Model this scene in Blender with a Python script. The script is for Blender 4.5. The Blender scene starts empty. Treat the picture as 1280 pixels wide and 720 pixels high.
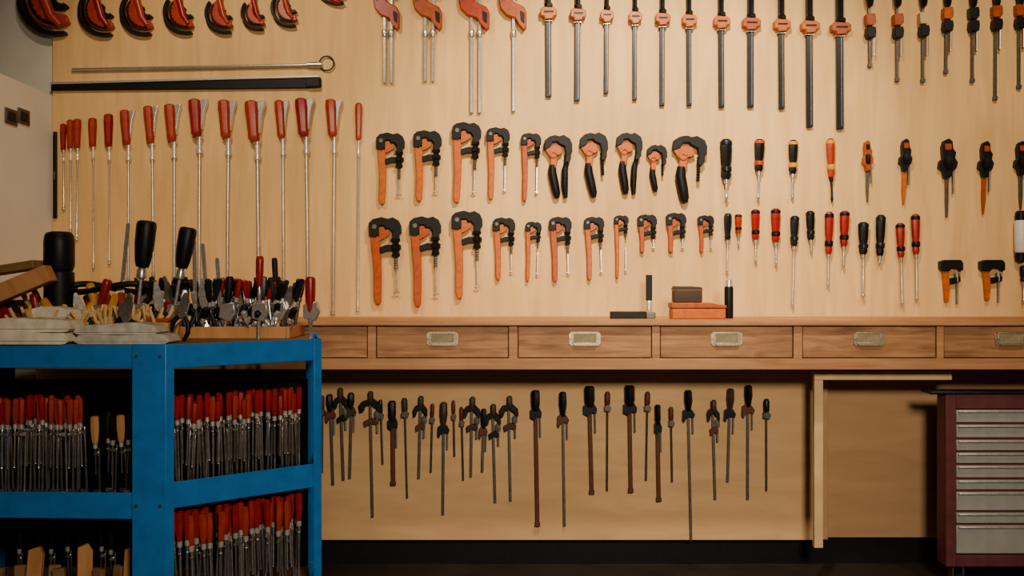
import bpy, bmesh, math, random
from mathutils import Vector, Matrix
random.seed(11)
R=random.uniform
F=1280.0; ZC=1.01; CY=-4.0; UW=4.0/F
def W(px,py,d): return Vector(((px-640)*d/F, CY+d, ZC-(py-360)*d/F))
SC=bpy.context.scene.collection

# ---------------- materials ----------------
def base_mat(name):
    m=bpy.data.materials.new(name); m.use_nodes=True
    nt=m.node_tree; b=nt.nodes['Principled BSDF']
    return m,nt,b
def mat(name,c,rough=.5,metal=0,var=.25,scale=60,bump=.0,spec=.3,coat=0):
    m,nt,b=base_mat(name)
    tc=nt.nodes.new('ShaderNodeTexCoord'); n=nt.nodes.new('ShaderNodeTexNoise')
    n.inputs['Scale'].default_value=scale; n.inputs['Detail'].default_value=5
    nt.links.new(tc.outputs['Object'],n.inputs['Vector'])
    r=nt.nodes.new('ShaderNodeValToRGB')
    r.color_ramp.elements[0].position=.3; r.color_ramp.elements[1].position=.7
    r.color_ramp.elements[0].color=(c[0]*(1-var),c[1]*(1-var),c[2]*(1-var),1)
    r.color_ramp.elements[1].color=(min(1,c[0]*(1+var*.6)),min(1,c[1]*(1+var*.6)),min(1,c[2]*(1+var*.6)),1)
    nt.links.new(n.outputs['Fac'],r.inputs['Fac']); nt.links.new(r.outputs['Color'],b.inputs['Base Color'])
    b.inputs['Roughness'].default_value=rough; b.inputs['Metallic'].default_value=metal
    b.inputs['Specular IOR Level'].default_value=spec
    if bump:
        bp=nt.nodes.new('ShaderNodeBump'); bp.inputs['Strength'].default_value=bump; bp.inputs['Distance'].default_value=.002
        nt.links.new(n.outputs['Fac'],bp.inputs['Height']); nt.links.new(bp.outputs['Normal'],b.inputs['Normal'])
    return m
def wood(name,c1,c2,sc=(1,1,8),rough=.55,nscale=3,blot=.12,spec=.25,bscale=1.6,knots=0):
    m,nt,b=base_mat(name)
    tc=nt.nodes.new('ShaderNodeTexCoord'); mp=nt.nodes.new('ShaderNodeMapping')
    mp.inputs['Scale'].default_value=sc
    oi=nt.nodes.new('ShaderNodeObjectInfo'); ad=nt.nodes.new('ShaderNodeVectorMath'); ad.operation='ADD'
    ml=nt.nodes.new('ShaderNodeMath'); ml.operation='MULTIPLY'; ml.inputs[1].default_value=7.3
    nt.links.new(oi.outputs['Random'],ml.inputs[0]); nt.links.new(tc.outputs['Object'],ad.inputs[0]); nt.links.new(ml.outputs[0],ad.inputs[1])
    nt.links.new(ad.outputs[0],mp.inputs['Vector'])
    n=nt.nodes.new('ShaderNodeTexNoise'); n.inputs['Scale'].default_value=nscale; n.inputs['Detail'].default_value=8; n.inputs['Distortion'].default_value=.8
    nt.links.new(mp.outputs['Vector'],n.inputs['Vector'])
    r=nt.nodes.new('ShaderNodeValToRGB'); r.color_ramp.elements[0].position=.3; r.color_ramp.elements[1].position=.68
    r.color_ramp.elements[0].color=(*c1,1); r.color_ramp.elements[1].color=(*c2,1)
    nt.links.new(n.outputs['Fac'],r.inputs['Fac'])
    n2=nt.nodes.new('ShaderNodeTexNoise'); n2.inputs['Scale'].default_value=bscale; n2.inputs['Detail'].default_value=4
    nt.links.new(ad.outputs[0],n2.inputs['Vector'])
    mr=nt.nodes.new('ShaderNodeMapRange'); mr.inputs['From Min'].default_value=.3; mr.inputs['From Max'].default_value=.7
    mr.inputs['To Min'].default_value=1-blot; mr.inputs['To Max'].default_value=1.0
    nt.links.new(n2.outputs['Fac'],mr.inputs['Value'])
    mx=nt.nodes.new('ShaderNodeVectorMath'); mx.operation='SCALE'
    nt.links.new(r.outputs['Color'],mx.inputs[0]); nt.links.new(mr.outputs['Result'],mx.inputs['Scale'])
    last=mx
    if knots:
        mp2=nt.nodes.new('ShaderNodeMapping'); mp2.inputs['Scale'].default_value=(knots,knots,knots*1.8)
        nt.links.new(ad.outputs[0],mp2.inputs['Vector'])
        vo=nt.nodes.new('ShaderNodeTexVoronoi'); vo.inputs['Scale'].default_value=1
        nt.links.new(mp2.outputs['Vector'],vo.inputs['Vector'])
        m3=nt.nodes.new('ShaderNodeMapRange'); m3.inputs['From Min'].default_value=.03; m3.inputs['From Max'].default_value=.13
        m3.inputs['To Min'].default_value=.5; m3.inputs['To Max'].default_value=1.0
        nt.links.new(vo.outputs['Distance'],m3.inputs['Value'])
        last=nt.nodes.new('ShaderNodeVectorMath'); last.operation='SCALE'
        nt.links.new(mx.outputs['Vector'],last.inputs[0]); nt.links.new(m3.outputs['Result'],last.inputs['Scale'])
    nt.links.new(last.outputs['Vector'],b.inputs['Base Color'])
    b.inputs['Roughness'].default_value=rough; b.inputs['Specular IOR Level'].default_value=spec
    bp=nt.nodes.new('ShaderNodeBump'); bp.inputs['Strength'].default_value=.08; bp.inputs['Distance'].default_value=.001
    nt.links.new(n.outputs['Fac'],bp.inputs['Height']); nt.links.new(bp.outputs['Normal'],b.inputs['Normal'])
    return m
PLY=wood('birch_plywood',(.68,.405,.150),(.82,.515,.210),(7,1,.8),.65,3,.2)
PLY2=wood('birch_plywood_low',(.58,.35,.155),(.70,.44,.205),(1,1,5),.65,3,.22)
OAK=wood('oak_bench',(.38,.17,.068),(.56,.28,.120),(1,6,14),.5,3,.25,bscale=4)
OAKD=wood('oak_drawer',(.28,.118,.046),(.55,.275,.120),(1.2,4,13),.5,4.5,.35,bscale=6,knots=4.2)
EDGE=wood('pale_wood',(.62,.40,.18),(.74,.50,.25),(3,3,3),.5)
DARKW=wood('brown_board',(.20,.10,.04),(.27,.145,.06),(1,1,6),.55)
EBONY=wood('dark_walnut',(.030,.018,.010),(.055,.032,.018),(1,1,6),.5)
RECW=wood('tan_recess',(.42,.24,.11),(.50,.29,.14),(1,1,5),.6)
BLOCK=wood('board_brown',(.42,.19,.06),(.58,.28,.10),(10,2,2),.55)
TAN=wood('tan_wood',(.62,.37,.12),(.78,.50,.2),(10,10,10),.6)
RED=mat('red_plastic',(.27,.005,.002),.34,spec=.4)
REDO=mat('red_orange_plastic',(.35,.026,.001),.34,spec=.4)
ORANGE=mat('orange_paint',(.45,.090,.0003),.42,spec=.3)
ORANGED=mat('dark_orange_paint',(.35,.055,.0005),.42,spec=.3)
MAROON=mat('rusty_red',(.10,.022,.009),.5)
BLACK=mat('black_rubber',(.005,.005,.006),.46,0,.3,spec=.2)
BLUEBLK=mat('blued_steel',(.010,.014,.021),.34,.3,.3,spec=.32)
STEEL=mat('steel',(.66,.64,.60),.3,.65,.2,90,spec=.5)
STEELD=mat('dark_steel',(.12,.11,.10),.42,.7,.3,90)
STEELM=mat('bar_steel',(.52,.50,.47),.26,.75,.25,90,spec=.6)
STEELC=mat('shaded_steel',(.42,.40,.37),.24,.85,.35,90,spec=.5)
CHROME=mat('cast_aluminium',(.74,.72,.68),.28,.7,.2,120,spec=.5)
BRASS=mat('aged_brass',(.50,.42,.26),.36,.75,.3,120)
CARD=mat('label_card',(.26,.21,.12),.7)
BLUE=mat('blue_enamel',(.010,.155,.48),.36,0,.15,25,.05)
CREAM=mat('cream_paint',(.84,.79,.68),.6,0,.04,5)
PLAST=mat('plaster',(.56,.52,.45),.85,0,.08,8,.1)
CAB=mat('maroon_enamel',(.115,.028,.032),.5,0,.25,20)
GREY=mat('silver_grey_enamel',(.37,.37,.34),.38,.2,.12,20)
PAPER=mat('cream_canvas',(.74,.66,.51),.9,0,.25,30,.3)
CLOTH=mat('grey_cloth',(.50,.46,.39),.95,0,.3,40,.5)
YEL=mat('amber_plastic',(.62,.28,.006),.4)
CONC=mat('dark_floor',(.028,.02,.015),.6,0,.4,6,.2)
CEIL=mat('ceiling_paint',(.20,.18,.15),.9,0,.05,5)
WHITE=mat('white_plastic',(.70,.68,.62),.4,0,.05)

# ---------------- mesh builder ----------------
class MB:
    def __init__(s,u=UW): s.v=[]; s.f=[]; s.u=u
    def add(s,vs,fs):
        n=len(s.v); s.v+=[(a*s.u,-b*s.u,-c*s.u) for a,b,c in vs]; s.f+=[[i+n for i in f] for f in fs]; return s
    def poly(s,pts,o0,o1):
        n=len(pts)
        vs=[(x,o0,p) for x,p in pts]+[(x,o1,p) for x,p in pts]
        fs=[list(range(n)),list(range(2*n-1,n-1,-1))]+[[i,(i+1)%n,n+(i+1)%n,n+i] for i in range(n)]
        return s.add(vs,fs)
    def box(s,x0,x1,o0,o1,p0,p1): return s.poly([(x0,p0),(x1,p0),(x1,p1),(x0,p1)],o0,o1)
    def lathe(s,prof,cx=0,co=0,seg=12,flute=0,lean=0):
        vs=[];fs=[]
        for p,r in prof:
            for k in range(seg):
                a=2*math.pi*k/seg; rr=r*(1-flute*(k%2))
                vs.append((cx+rr*math.cos(a)+lean*(p-prof[0][0]),co+rr*math.sin(a),p))
        for i in range(len(prof)-1):
            for k in range(seg):
                k2=(k+1)%seg; fs.append([i*seg+k,i*seg+k2,(i+1)*seg+k2,(i+1)*seg+k])
        fs.append(list(range(seg))[::-1]); fs.append([(len(prof)-1)*seg+k for k in range(seg)])
        return s.add(vs,fs)
    def thread(s,p0,p1,r,cx,co,step=3,seg=8):
        pr=[];p=p0;i=0
        while p<p1: pr.append((p,r*(1 if i%2 else .72))); p+=step/2; i+=1
        return s.lathe(pr,cx,co,seg)
    def tube(s,path,r,seg=8):
        P=[Vector(q) for q in path]; vs=[];fs=[];n=len(P)
        rs=r if isinstance(r,(list,tuple)) else [r]*n
        for i,q in enumerate(P):
            t=(P[min(i+1,n-1)]-P[max(i-1,0)]).normalized()
            a=Vector((0,1,0)) if abs(t.y)<.8 else Vector((1,0,0))
            e=t.cross(a).normalized(); g=t.cross(e)
            for k in range(seg):
                an=2*math.pi*k/seg; vs.append(tuple(q+e*math.cos(an)*rs[i]+g*math.sin(an)*rs[i]))
        for i in range(n-1):
            for k in range(seg):
                k2=(k+1)%seg; fs.append([i*seg+k,i*seg+k2,(i+1)*seg+k2,(i+1)*seg+k])
        fs.append(list(range(seg))[::-1]); fs.append([(n-1)*seg+k for k in range(seg)])
        return s.add(vs,fs)
    def arc(s,cx,cp,r0,r1,a0,a1,o0,o1,n=14,taper=1.0,jag=0):
        out=[];inn=[]
        for i in range(n+1):
            t=i/n; a=math.radians(a0+(a1-a0)*t); w=(r1-r0)*(1-(1-taper)*abs(2*t-1)**2); m=(r0+r1)/2
            j=jag*(r1-r0)*(i%2)
            out.append((cx+(m+w/2)*math.cos(a),cp+(m+w/2)*math.sin(a))); inn.append((cx+(m-w/2-j)*math.cos(a),cp+(m-w/2-j)*math.sin(a)))
        vs=[];fs=[]
        for o in (o0,o1):
            for q in out+inn: vs.append((q[0],o,q[1]))
        N=n+1
        for i in range(n):
            fs.append([i,i+1,N+i+1,N+i]); fs.append([2*N+i,2*N+N+i,2*N+N+i+1,2*N+i+1])
            fs.append([i,2*N+i,2*N+i+1,i+1]); fs.append([N+i,N+i+1,3*N+i+1,3*N+i])
        fs.append([0,N,3*N,2*N]); fs.append([n,2*N+n,3*N+n,N+n])
        return s.add(vs,fs)
def clusters(v,f):
    n=len(v); par=list(range(n))
    def fd(a):
        while par[a]!=a: par[a]=par[par[a]]; a=par[a]
        return a
    for q in f:
        r=fd(q[0])
        for i in q[1:]: par[fd(i)]=r
    comp={}
    for i in range(n): comp.setdefault(fd(i),[]).append(i)
    items=[]
    for ids in comp.values():
        lo=[min(v[i][k] for i in ids)-.0004 for k in range(3)]; hi=[max(v[i][k] for i in ids)+.0004 for k in range(3)]
        items.append([set(ids),lo,hi])
    ch=True
    while ch:
        ch=False
        for i in range(len(items)):
            for j in range(i+1,len(items)):
                A_,B_=items[i],items[j]
                if all(A_[1][k]<=B_[2][k] and B_[1][k]<=A_[2][k] for k in range(3)):
                    A_[0]|=B_[0]; A_[1]=[min(A_[1][k],B_[1][k]) for k in range(3)]; A_[2]=[max(A_[2][k],B_[2][k]) for k in range(3)]
                    items.pop(j); ch=True; break
            if ch: break
    return [it[0] for it in items]
def part(mb,name,m,parent=None,loc=None,bevel=0,label=None,bevelm=0,bseg=2):
    first=None
    cl=clusters(mb.v,mb.f)
    for ids in cl:
        if len(cl)==1: v,f=mb.v,mb.f
        else:
            mp={}; v=[]
            for i in sorted(ids): mp[i]=len(v); v.append(mb.v[i])
            f=[[mp[i] for i in q] for q in mb.f if q[0] in ids]
        me=bpy.data.meshes.new(name); me.from_pydata(v,[],f)
        bm=bmesh.new(); bm.from_mesh(me); bmesh.ops.recalc_face_normals(bm,faces=bm.faces); bm.to_mesh(me); bm.free()
        for p in me.polygons: p.use_smooth=True
        me.set_sharp_from_angle(angle=math.radians(38))
        me.materials.append(m)
        o=bpy.data.objects.new(name,me); SC.objects.link(o)
        if parent: o.parent=parent
        if loc is not None: o.location=loc
        if bevel or bevelm:
            b=o.modifiers.new('bevel','BEVEL'); b.width=bevelm or bevel*mb.u; b.segments=bseg; b.limit_method='ANGLE'; b.angle_limit=math.radians(40)
        if label: o['label']=label
        first=first or o
    return first
def thing(name,label,cat,loc=(0,0,0),rot=0,group=None):
    e=bpy.data.objects.new(name,None); e.empty_display_size=.02; SC.objects.link(e)
    e.location=loc; e.rotation_euler=(0,rot,0)
    tag(e,label,cat,group); return e
def tag(o,label,cat,group=None):
    o['label']=label; o['category']=cat
    if group: o['group']=group
def copy_thing(r,loc,rot):
    c=r.copy(); SC.objects.link(c); c.location=loc; c.rotation_euler=rot
    for ch in r.children:
        k=ch.copy(); k.parent=c; SC.objects.link(k)
    return c
def wbox(name,x0,x1,y0,y1,z0,z1,m,bevel=0,kind=None,parent=None,label=None):
    mb=MB(1); cx,cy,cz=(x0+x1)/2,(y0+y1)/2,(z0+z1)/2
    mb.box(x0-cx,x1-cx,-(y1-cy),-(y0-cy),-(z1-cz),-(z0-cz))
    o=part(mb,name,m,parent,(cx,cy,cz),0,label)
    if bevel:
        b=o.modifiers.new('bevel','BEVEL'); b.width=bevel; b.segments=2
    if kind: o['kind']=kind
    return o

# ---------------- room ----------------
XL,XR,YB,ZT=-2.9,3.0,-5.2,2.75
wbox('floor',XL-.1,XR+.1,YB-.1,.14,-.1,0,CONC,kind='structure')
wbox('ceiling',XL-.1,XR+.1,YB-.1,.14,ZT,ZT+.1,CEIL,kind='structure')
wbox('wall_back',XL-.1,XR+.1,.03,.13,0,ZT,PLAST,kind='structure')
wbox('wall_left',XL-.1,XL,YB,.03,0,ZT,PLAST,kind='structure')
wbox('wall_right',XR,XR+.1,YB,.03,0,ZT,PLAST,kind='structure')
wbox('wall_front',XL-.1,XR+.1,YB-.1,YB,0,ZT,PLAST,kind='structure')
zb=W(0,396,4).z
p=wbox('plywood_panel',W(66,0,4).x,2.6,0,.022,zb-.02,2.6,PLY)
tag(p,'pale birch plywood tool panel covering the wall','wall panel')

cl=W(66,0,4).x-.004
e=thing('tall_cupboard','tall cream painted cupboard beside the tool panel','cupboard',((cl-.4),-.45,0))
def lw(o):
    o.location=o.location-o.parent.location; return o
lw(wbox('body',cl-.8,cl,-.88,.020,0,1.765,CREAM,.004,parent=e))
for sx in (0,1):
    d=lw(wbox('door',cl-.797+sx*.4,cl-.403+sx*.4,-.9,-.881,.03,1.74,CREAM,.003,parent=e))
    h=wbox('handle',-.006,.006,-.03,-.0095,-.08,.08,STEEL,.002,parent=d); h.location=Vector(((.15 if sx==0 else -.15),-.02,0))
for i,(dd) in enumerate((3.67,3.765)):
    z=1.01+(360-146)*dd/F
    e=thing('power_socket','small dark square socket on the cream cupboard','socket',(cl,CY+dd,z),0,'sockets on the cupboard')
    wbox('faceplate',0,.006,-.044,.044,-.028,.028,STEELD,.002,parent=e)
    wbox('socket_insert',.006,.009,-.024,.024,-.017,.017,BLACK,.002,parent=e)

# ---------------- bench ----------------
DF=3.4; yF=CY+DF
zt=W(0,402,DF).z
bxl=-1.72
o=wbox('worktop',bxl,2.6,yF-.015,-.001,zt-.0135,zt,OAK,.003); tag(o,'long oak worktop along the tool wall','worktop')
zdb=W(0,462,DF).z
e=thing('drawer_cabinet','long oak drawer unit with brass label holders under the worktop','drawer unit',(0,yF+.2,zdb))
def U(px): return (px-640)*DF/F
dz1=W(0,408.5,DF).z; dz0=W(0,447,DF).z
lw(wbox('body',bxl,2.6,yF+.018,-.002,zdb,zt-.014,DARKW,0,parent=e))
lw(wbox('bottom_rail',bxl,2.6,yF,yF+.0179,zdb,dz0-.003,OAK,.0015,parent=e))
spans=[(-5,102),(114,280),(292,458.5),(471,635),(648,814),(826,991),(1004,1170),(1181,1347),(1359,1525)]
for i,(a,b) in enumerate(spans):
    xa,xb=U(a),U(b)
    if i>0:
        lw(wbox('stile',U(spans[i-1][1])+.003,xa-.003,yF+.0005,yF+.0179,dz0-.003,zt-.014,OAK,.001,parent=e))
    d=lw(wbox('drawer',xa,xb,yF+.004,yF+.0179,dz0,dz1,OAKD,.002,parent=e))
    if b<350: continue
    mb=MB(DF/F)
    hw,hh=20,9
    pts=[(-hw+3,-hh),(hw-3,-hh),(hw,-hh+3),(hw,hh-3),(hw-3,hh),(-hw+3,hh),(-hw,hh-3),(-hw,-hh+3)]
    mb.poly(pts,0,1.0)
    mb.box(-hw+4,hw-4,1.0,2.0,-hh+1,-hh+3); mb.box(-hw+4,-hw+6,1.0,2.0,-hh+3,hh-3); mb.box(hw-6,hw-4,1.0,2.0,-hh+3,hh-3)
    mb.poly([(-hw+4,hh-4),(hw-4,hh-4),(hw-7,hh),(-hw+7,hh)],1.0,3)
    for sx in (-1,1): mb.tube([(sx*(hw-2),.8,0),(sx*(hw-2),2.0,0)],1.3,8)
    h=part(mb,'handle',BRASS,d,(0,-.0072,.0115),.3,'aged brass label holder with finger pull')
    mb=MB(DF/F); mb.box(-hw+6,hw-6,1.0,1.5,-hh+3,hh-4); part(mb,'label_card',CARD,h)

yP=CY+3.7
xP=(1028-640)*3.7/F
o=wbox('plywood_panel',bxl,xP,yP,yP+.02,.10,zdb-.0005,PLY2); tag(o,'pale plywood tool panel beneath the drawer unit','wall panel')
wbox('baseboard_back',bxl,2.6,yP+.06,yP+.08,0,.10,BLACK,kind='structure')
DFm=3.50
e=thing('open_cupboard','open plywood cupboard with pale door frame under the bench','cupboard',(xP+.2,yP,.1))
xf0=(1018-640)*DFm/F; xf1=(1029-640)*DFm/F; zb3=W(0,685,DFm).z; zt3=min(W(0,463.5,DFm).z,zdb-.003); zr=W(0,475,DFm).z; xr=(1190-640)*DFm/F
lw(wbox('frame_stile',xf0,xf1,CY+DFm,CY+DFm+.022,zb3,zr-.0005,EDGE,.0015,parent=e))
lw(wbox('frame_rail',xf0,xr,CY+DFm,CY+DFm+.022,zr,zt3,EDGE,.0015,parent=e))
lw(wbox('top_panel',xP+.021,xr+.6,CY+DFm+.0225,CY+3.95,zt3-.012,zt3,RECW,.001,parent=e))
lw(wbox('side_panel',xP+.0005,xP+.02,yP+.0,CY+3.90,.101,zt3-.0125,RECW,.0015,parent=e))
lw(wbox('back_panel',xP+.021,xr+.6,CY+3.735,CY+3.75,.101,zt3-.0125,RECW,0,parent=e))

# ---------------- rolling tool cabinet ----------------
D=3.42; s=D/F
x0=(1182-640)*s; x1=x0+.62; z1=W(0,493,D).z; z0=W(0,708,D).z; y0=CY+D; y1=y0+.072
e=thing('tool_cabinet','maroon steel rolling tool cabinet with silver grey drawers','tool cabinet',(x0+.31,y0+.04,0))
lw(wbox('body',x0,x1,y0+.012,y1,z0,z1,CAB,.003,parent=e))
for a,b in ((x0,x0+.034),(x1-.034,x1)): lw(wbox('corner_post',a,b,y0-.004,y0+.0118,z0,z1,CAB,.002,parent=e))
lw(wbox('top_trim',x0+.0342,x1-.0342,y0-.004,y0+.0118,z1-.047,z1,CAB,.002,parent=e))
lw(wbox('bottom_trim',x0+.0342,x1-.0342,y0-.004,y0+.0118,z0,z0+.038,CAB,.002,parent=e))
lw(wbox('lid',x0-.055,x1+.02,y0-.012,y1+.0,z1+.0005,z1+.011,BLUEBLK,.003,parent=e))
for a,b in ((512,528),(530.5,547),(549.5,563),(565.5,579),(581.5,597),(599.5,612),(614.5,638),(640.5,654),(656.5,692)):
    za,zb_=W(0,a,D).z,W(0,b,D).z
    d=lw(wbox('drawer',x0+.0355,x1-.0355,y0-.002,y0+.0117,zb_+.001,za-.001,GREY,.0015,parent=e))
    h=wbox('handle',-(x1-x0)/2+.04,(x1-x0)/2-.04,-.010,0,-.003,.003,CHROME,.0015,parent=d); h.location=Vector((0,-.0119,(za-zb_)/2-.006))
for cx in (x0+.05,x1-.05):
    cy=y0+.036
    mb=MB(1); mb.tube([(-.012,0,0),(.012,0,0)],.032,16); c=part(mb,'caster',BLACK,e,Vector((cx,cy,.033))-e.location)
    mb=MB(1); mb.box(-.02,-.015,-.018,.018,-.07,0); mb.box(.015,.02,-.018,.018,-.07,0); mb.box(-.02,.02,-.018,.018,-(z0-.034),-.065)
    part(mb,'caster_fork',STEELD,e,Vector((cx,cy,.033))-e.location)

# ---------------- wall tools ----------------
WALLT=[]
_thing=thing
def wt(*a,**k):
    e=_thing(*a,**k); WALLT.append(e); return e
thing=wt
G1='orange clamps on the wall'
def jitter(): return math.radians(R(-1.6,1.6))
def orange_clamp(cx,y0,y1,w,d=4.0,rot=None):
    H=y1-y0; e=thing('screw_clamp','orange steel screw clamp with black jaw head hanging on plywood','clamp',W(cx,y0,d),jitter() if rot is None else rot,G1)
    h=w/2; k=w/34; cm=random.choice((ORANGE,ORANGE,ORANGED))
    mb=MB(); mb.poly([(-h,12*k),(-h,5*k),(-h*.75,1*k),(-h*.2,-1*k),(h*.2,1*k),(h*.5,-.5*k),(h*.85,3*k),(h,9*k),(h,17*k),(h*.85,18*k),(h*.88,23*k),(h*.45,23*k),(h*.48,15*k),(h*.3,11*k),(h*.05,11*k),(-h*.05,8*k),(-h*.35,8*k),(-h*.4,17*k),(-h*.55,20*k),(-h,19*k)],1,10)
    part(mb,'jaw_head',BLACK,e,bevel=.5)
    mb=MB(); mb.tube([(-h*.65,9,9*k),(-h*.65,11.2,9*k)],2.6*k,8); part(mb,'rivet',STEELD,e)
    mb=MB(); mb.poly([(-h*.93,19*k),(-h*.42,19*k),(-h*.30,H*.35),(-h*.30,H*.7),(-h*.36,H*.97),(-h*.44,H),(-h*.70,H),(-h*.80,H*.93),(-h*.78,H*.6),(-h*.88,H*.35)],2,8)
    part(mb,'bar',cm,e,bevel=.9)
    mb=MB(); mb.poly([(-h*.38,10*k),(-h*.08,9*k),(h*.02,13*k),(h*.25,14*k),(h*.25,18*k),(-h*.1,22*k),(-h*.4,24*k)],3,8); part(mb,'web',cm,e,bevel=.4)
    mb=MB(); mb.lathe([(21*k,3.2*k),(22*k,5*k),(25*k,5*k),(26*k,3.6*k),(28*k,3.6*k),(29*k,5.4*k),(33*k,5.4*k),(34*k,3.4*k),(37*k,3.4*k),(38*k,4.4*k),(41*k,4.4*k),(42*k,2.4*k)],h*.62,5.5,10,.1); part(mb,'knob',BLACK,e)
    mb=MB(); mb.thread(41*k,min(H*.66,56*k),2.2*k,h*.62,5.5,2.6*k,10); part(mb,'screw',STEELD,e)
    mb=MB(); mb.poly([(-h*.4,31*k),(h*.1,28*k),(h*.95,29*k),(h*.95,34*k),(h*.1,35*k),(-h*.4,38*k)],2.6,8.0); part(mb,'sliding_jaw',BLACK,e,bevel=.4)
    mb=MB(); mb.tube([(h*.62,5.5,H*.5),(h*.62,5.5,H*.88)],1.1,6); mb.tube([(h*.62-3*k,5.5,H*.86),(h*.62+3*k,5.5,H*.86)],1,6); part(mb,'pin',STEELM,e)
def spring_clamp(cx,y0,y1,w,ang=0,two=False):
    H=y1-y0;h=w/2;k=w/34
    e=thing('hand_clamp','hooked black hand clamp with orange jaw body on plywood','clamp',W(cx,y0,4),math.radians(ang),'black and orange hand clamps on the wall')
    mb=MB(); mb.poly([(-h,H*.17),(-h*.95,H*.07),(-h*.6,H*.01),(-h*.2,-1),(h*.1,H*.01),(h*.4,-1),(h*.85,H*.05),(h,H*.14),(h,H*.27),(h*.86,H*.29),(h*.9,H*.37),(h*.72,H*.44),(h*.46,H*.42),(h*.56,H*.3),(h*.46,H*.17),(h*.1,H*.13),(-h*.05,H*.09),(-h*.4,H*.1),(-h*.55,H*.18),(-h,H*.22)],1,11); part(mb,'jaw',BLACK,e,bevel=.7)
    mb=MB(); mb.poly([(-h*.92,H*.22),(-h*.5,H*.16),(-h*.1,H*.13),(h*.2,H*.17),(h*.34,H*.27),(h*.1,H*.31),(-h*.15,H*.31),(-h*.05,H*.42),(-h*.25,H*.54),(-h*.62,H*.52),(-h*.55,H*.36)],2,9.5); mb.arc(-h*.35,H*.3,2,4.5*k,0,359,9.2,11,12); part(mb,'jaw_body',ORANGE,e,bevel=.8)
    mb=MB(); mb.tube([(-h*.42,6,H*.46),(-h*.45,6,H*.6),(-h*.3,6,H*.78),(-h*.18,6,H*.93),(-h*.15,6,H)],[4.2*k,5.4*k,5.4*k,4.8*k,3*k],10); part(mb,'handle',BLACK,e)
    if two:
        mb=MB(); mb.tube([(h*.6,6,H*.42),(h*.45,6,H*.55),(h*.42,6,H*.8),(h*.48,6,H*1.0)],[3*k,4*k,4*k,2.4*k],10); part(mb,'handle',BLACK,e)
    mb=MB(); mb.thread(H*.3,H*.68,2.1*k,h*.55,8,3.4); part(mb,'screw',BLACK,e)
def driver(cx,y0,yh,y1,hw,cm,acc=None,sh=STEELM,rot=None):
    names={BLACK.name:'black',RED.name:'red',REDO.name:'red-orange',ORANGE.name:'orange',BLUEBLK.name:'dark blue',MAROON.name:'dark red'}
    lb=names.get(cm.name,'dark')+' handled screwdriver with '+('short' if y1-yh<50 else 'long')+' thin steel shaft'
    e=thing('screwdriver',lb,'screwdriver',W(cx,y0,4),jitter() if rot is None else rot,'screwdrivers on the wall')
    L=yh-y0; r=hw/2; o=r+.3
    mb=MB(); mb.lathe([(0,r*.55),(L*.04,r*.85),(L*.12,r),(L*.3,r),(L*.55,r*.9),(L*.72,r*.68),(L*.8,r*.7),(L*.9,r*.85),(L,r*.6)],0,o,16,.1); part(mb,'handle',cm,e)
    if acc:
        mb=MB(); mb.lathe([(L*.68,r*.8),(L*.7,r*.92),(L*.8,r*.92),(L*.82,r*.8)],0,o,16); part(mb,'collar',acc,e)
        mb=MB(); mb.lathe([(L*.05,r*.97),(L*.1,r*1.04),(L*.14,r*1.03)],0,o,16); part(mb,'end_ring',acc,e)
    mb=MB(); s_=max(1.1,r*.24); T=y1-y0
    mb.lathe([(L*.98,r*.45),(L+5,r*.42),(L+6,s_),(T-7,s_),(T-5,s_*1.5),(T,s_*.4)],0,o,10); part(mb,'shaft',sh,e)
def grip_clamp(cx,y0,y1,w,top,leg,lw_=.22):
    H=y1-y0;h=w/2
    e=thing('hand_clamp','slim dark hand clamp with orange accent and narrow blade','clamp',W(cx,y0,4),jitter(),'slim hand clamps on the wall')
    mb=MB(); mb.poly([(-h*.4,H*.02),(h*.1,-1),(h*.45,H*.03),(h*.5,H*.12),(h*.8,H*.17),(h*.7,H*.24),(h*.98,H*.3),(h*.8,H*.38),(h*.45,H*.4),(h*.35,H*.48),(-h*.35,H*.5),(-h*.5,H*.41),(-h*.9,H*.37),(-h*.8,H*.28),(-h*.5,H*.25),(-h*.6,H*.1)],1.5,10); part(mb,'grip',top,e,bevel=.7)
    mb=MB(); mb.lathe([(H*.22,h*.4),(H*.25,h*.55),(H*.34,h*.55),(H*.38,h*.4)],0,9,12,.12); part(mb,'knob',BLACK,e)
    mb=MB(); mb.box(-h*.35,h*.3,10,11,H*.06,H*.14); part(mb,'grip_inlay',ORANGED if top is BLACK else BLACK,e,bevel=.3)
    mb=MB(); mb.poly([(-h*lw_,H*.48),(h*lw_,H*.48),(h*lw_*.8,H*.8),(h*.05,H),(-h*.1,H),(-h*lw_,H*.8)],2.5,6.5); part(mb,'blade',leg,e,bevel=.4)
    mb=MB(); mb.thread(H*.4,H*.7,1.3,h*.6,6,3); part(mb,'screw',STEELD,e)
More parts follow.
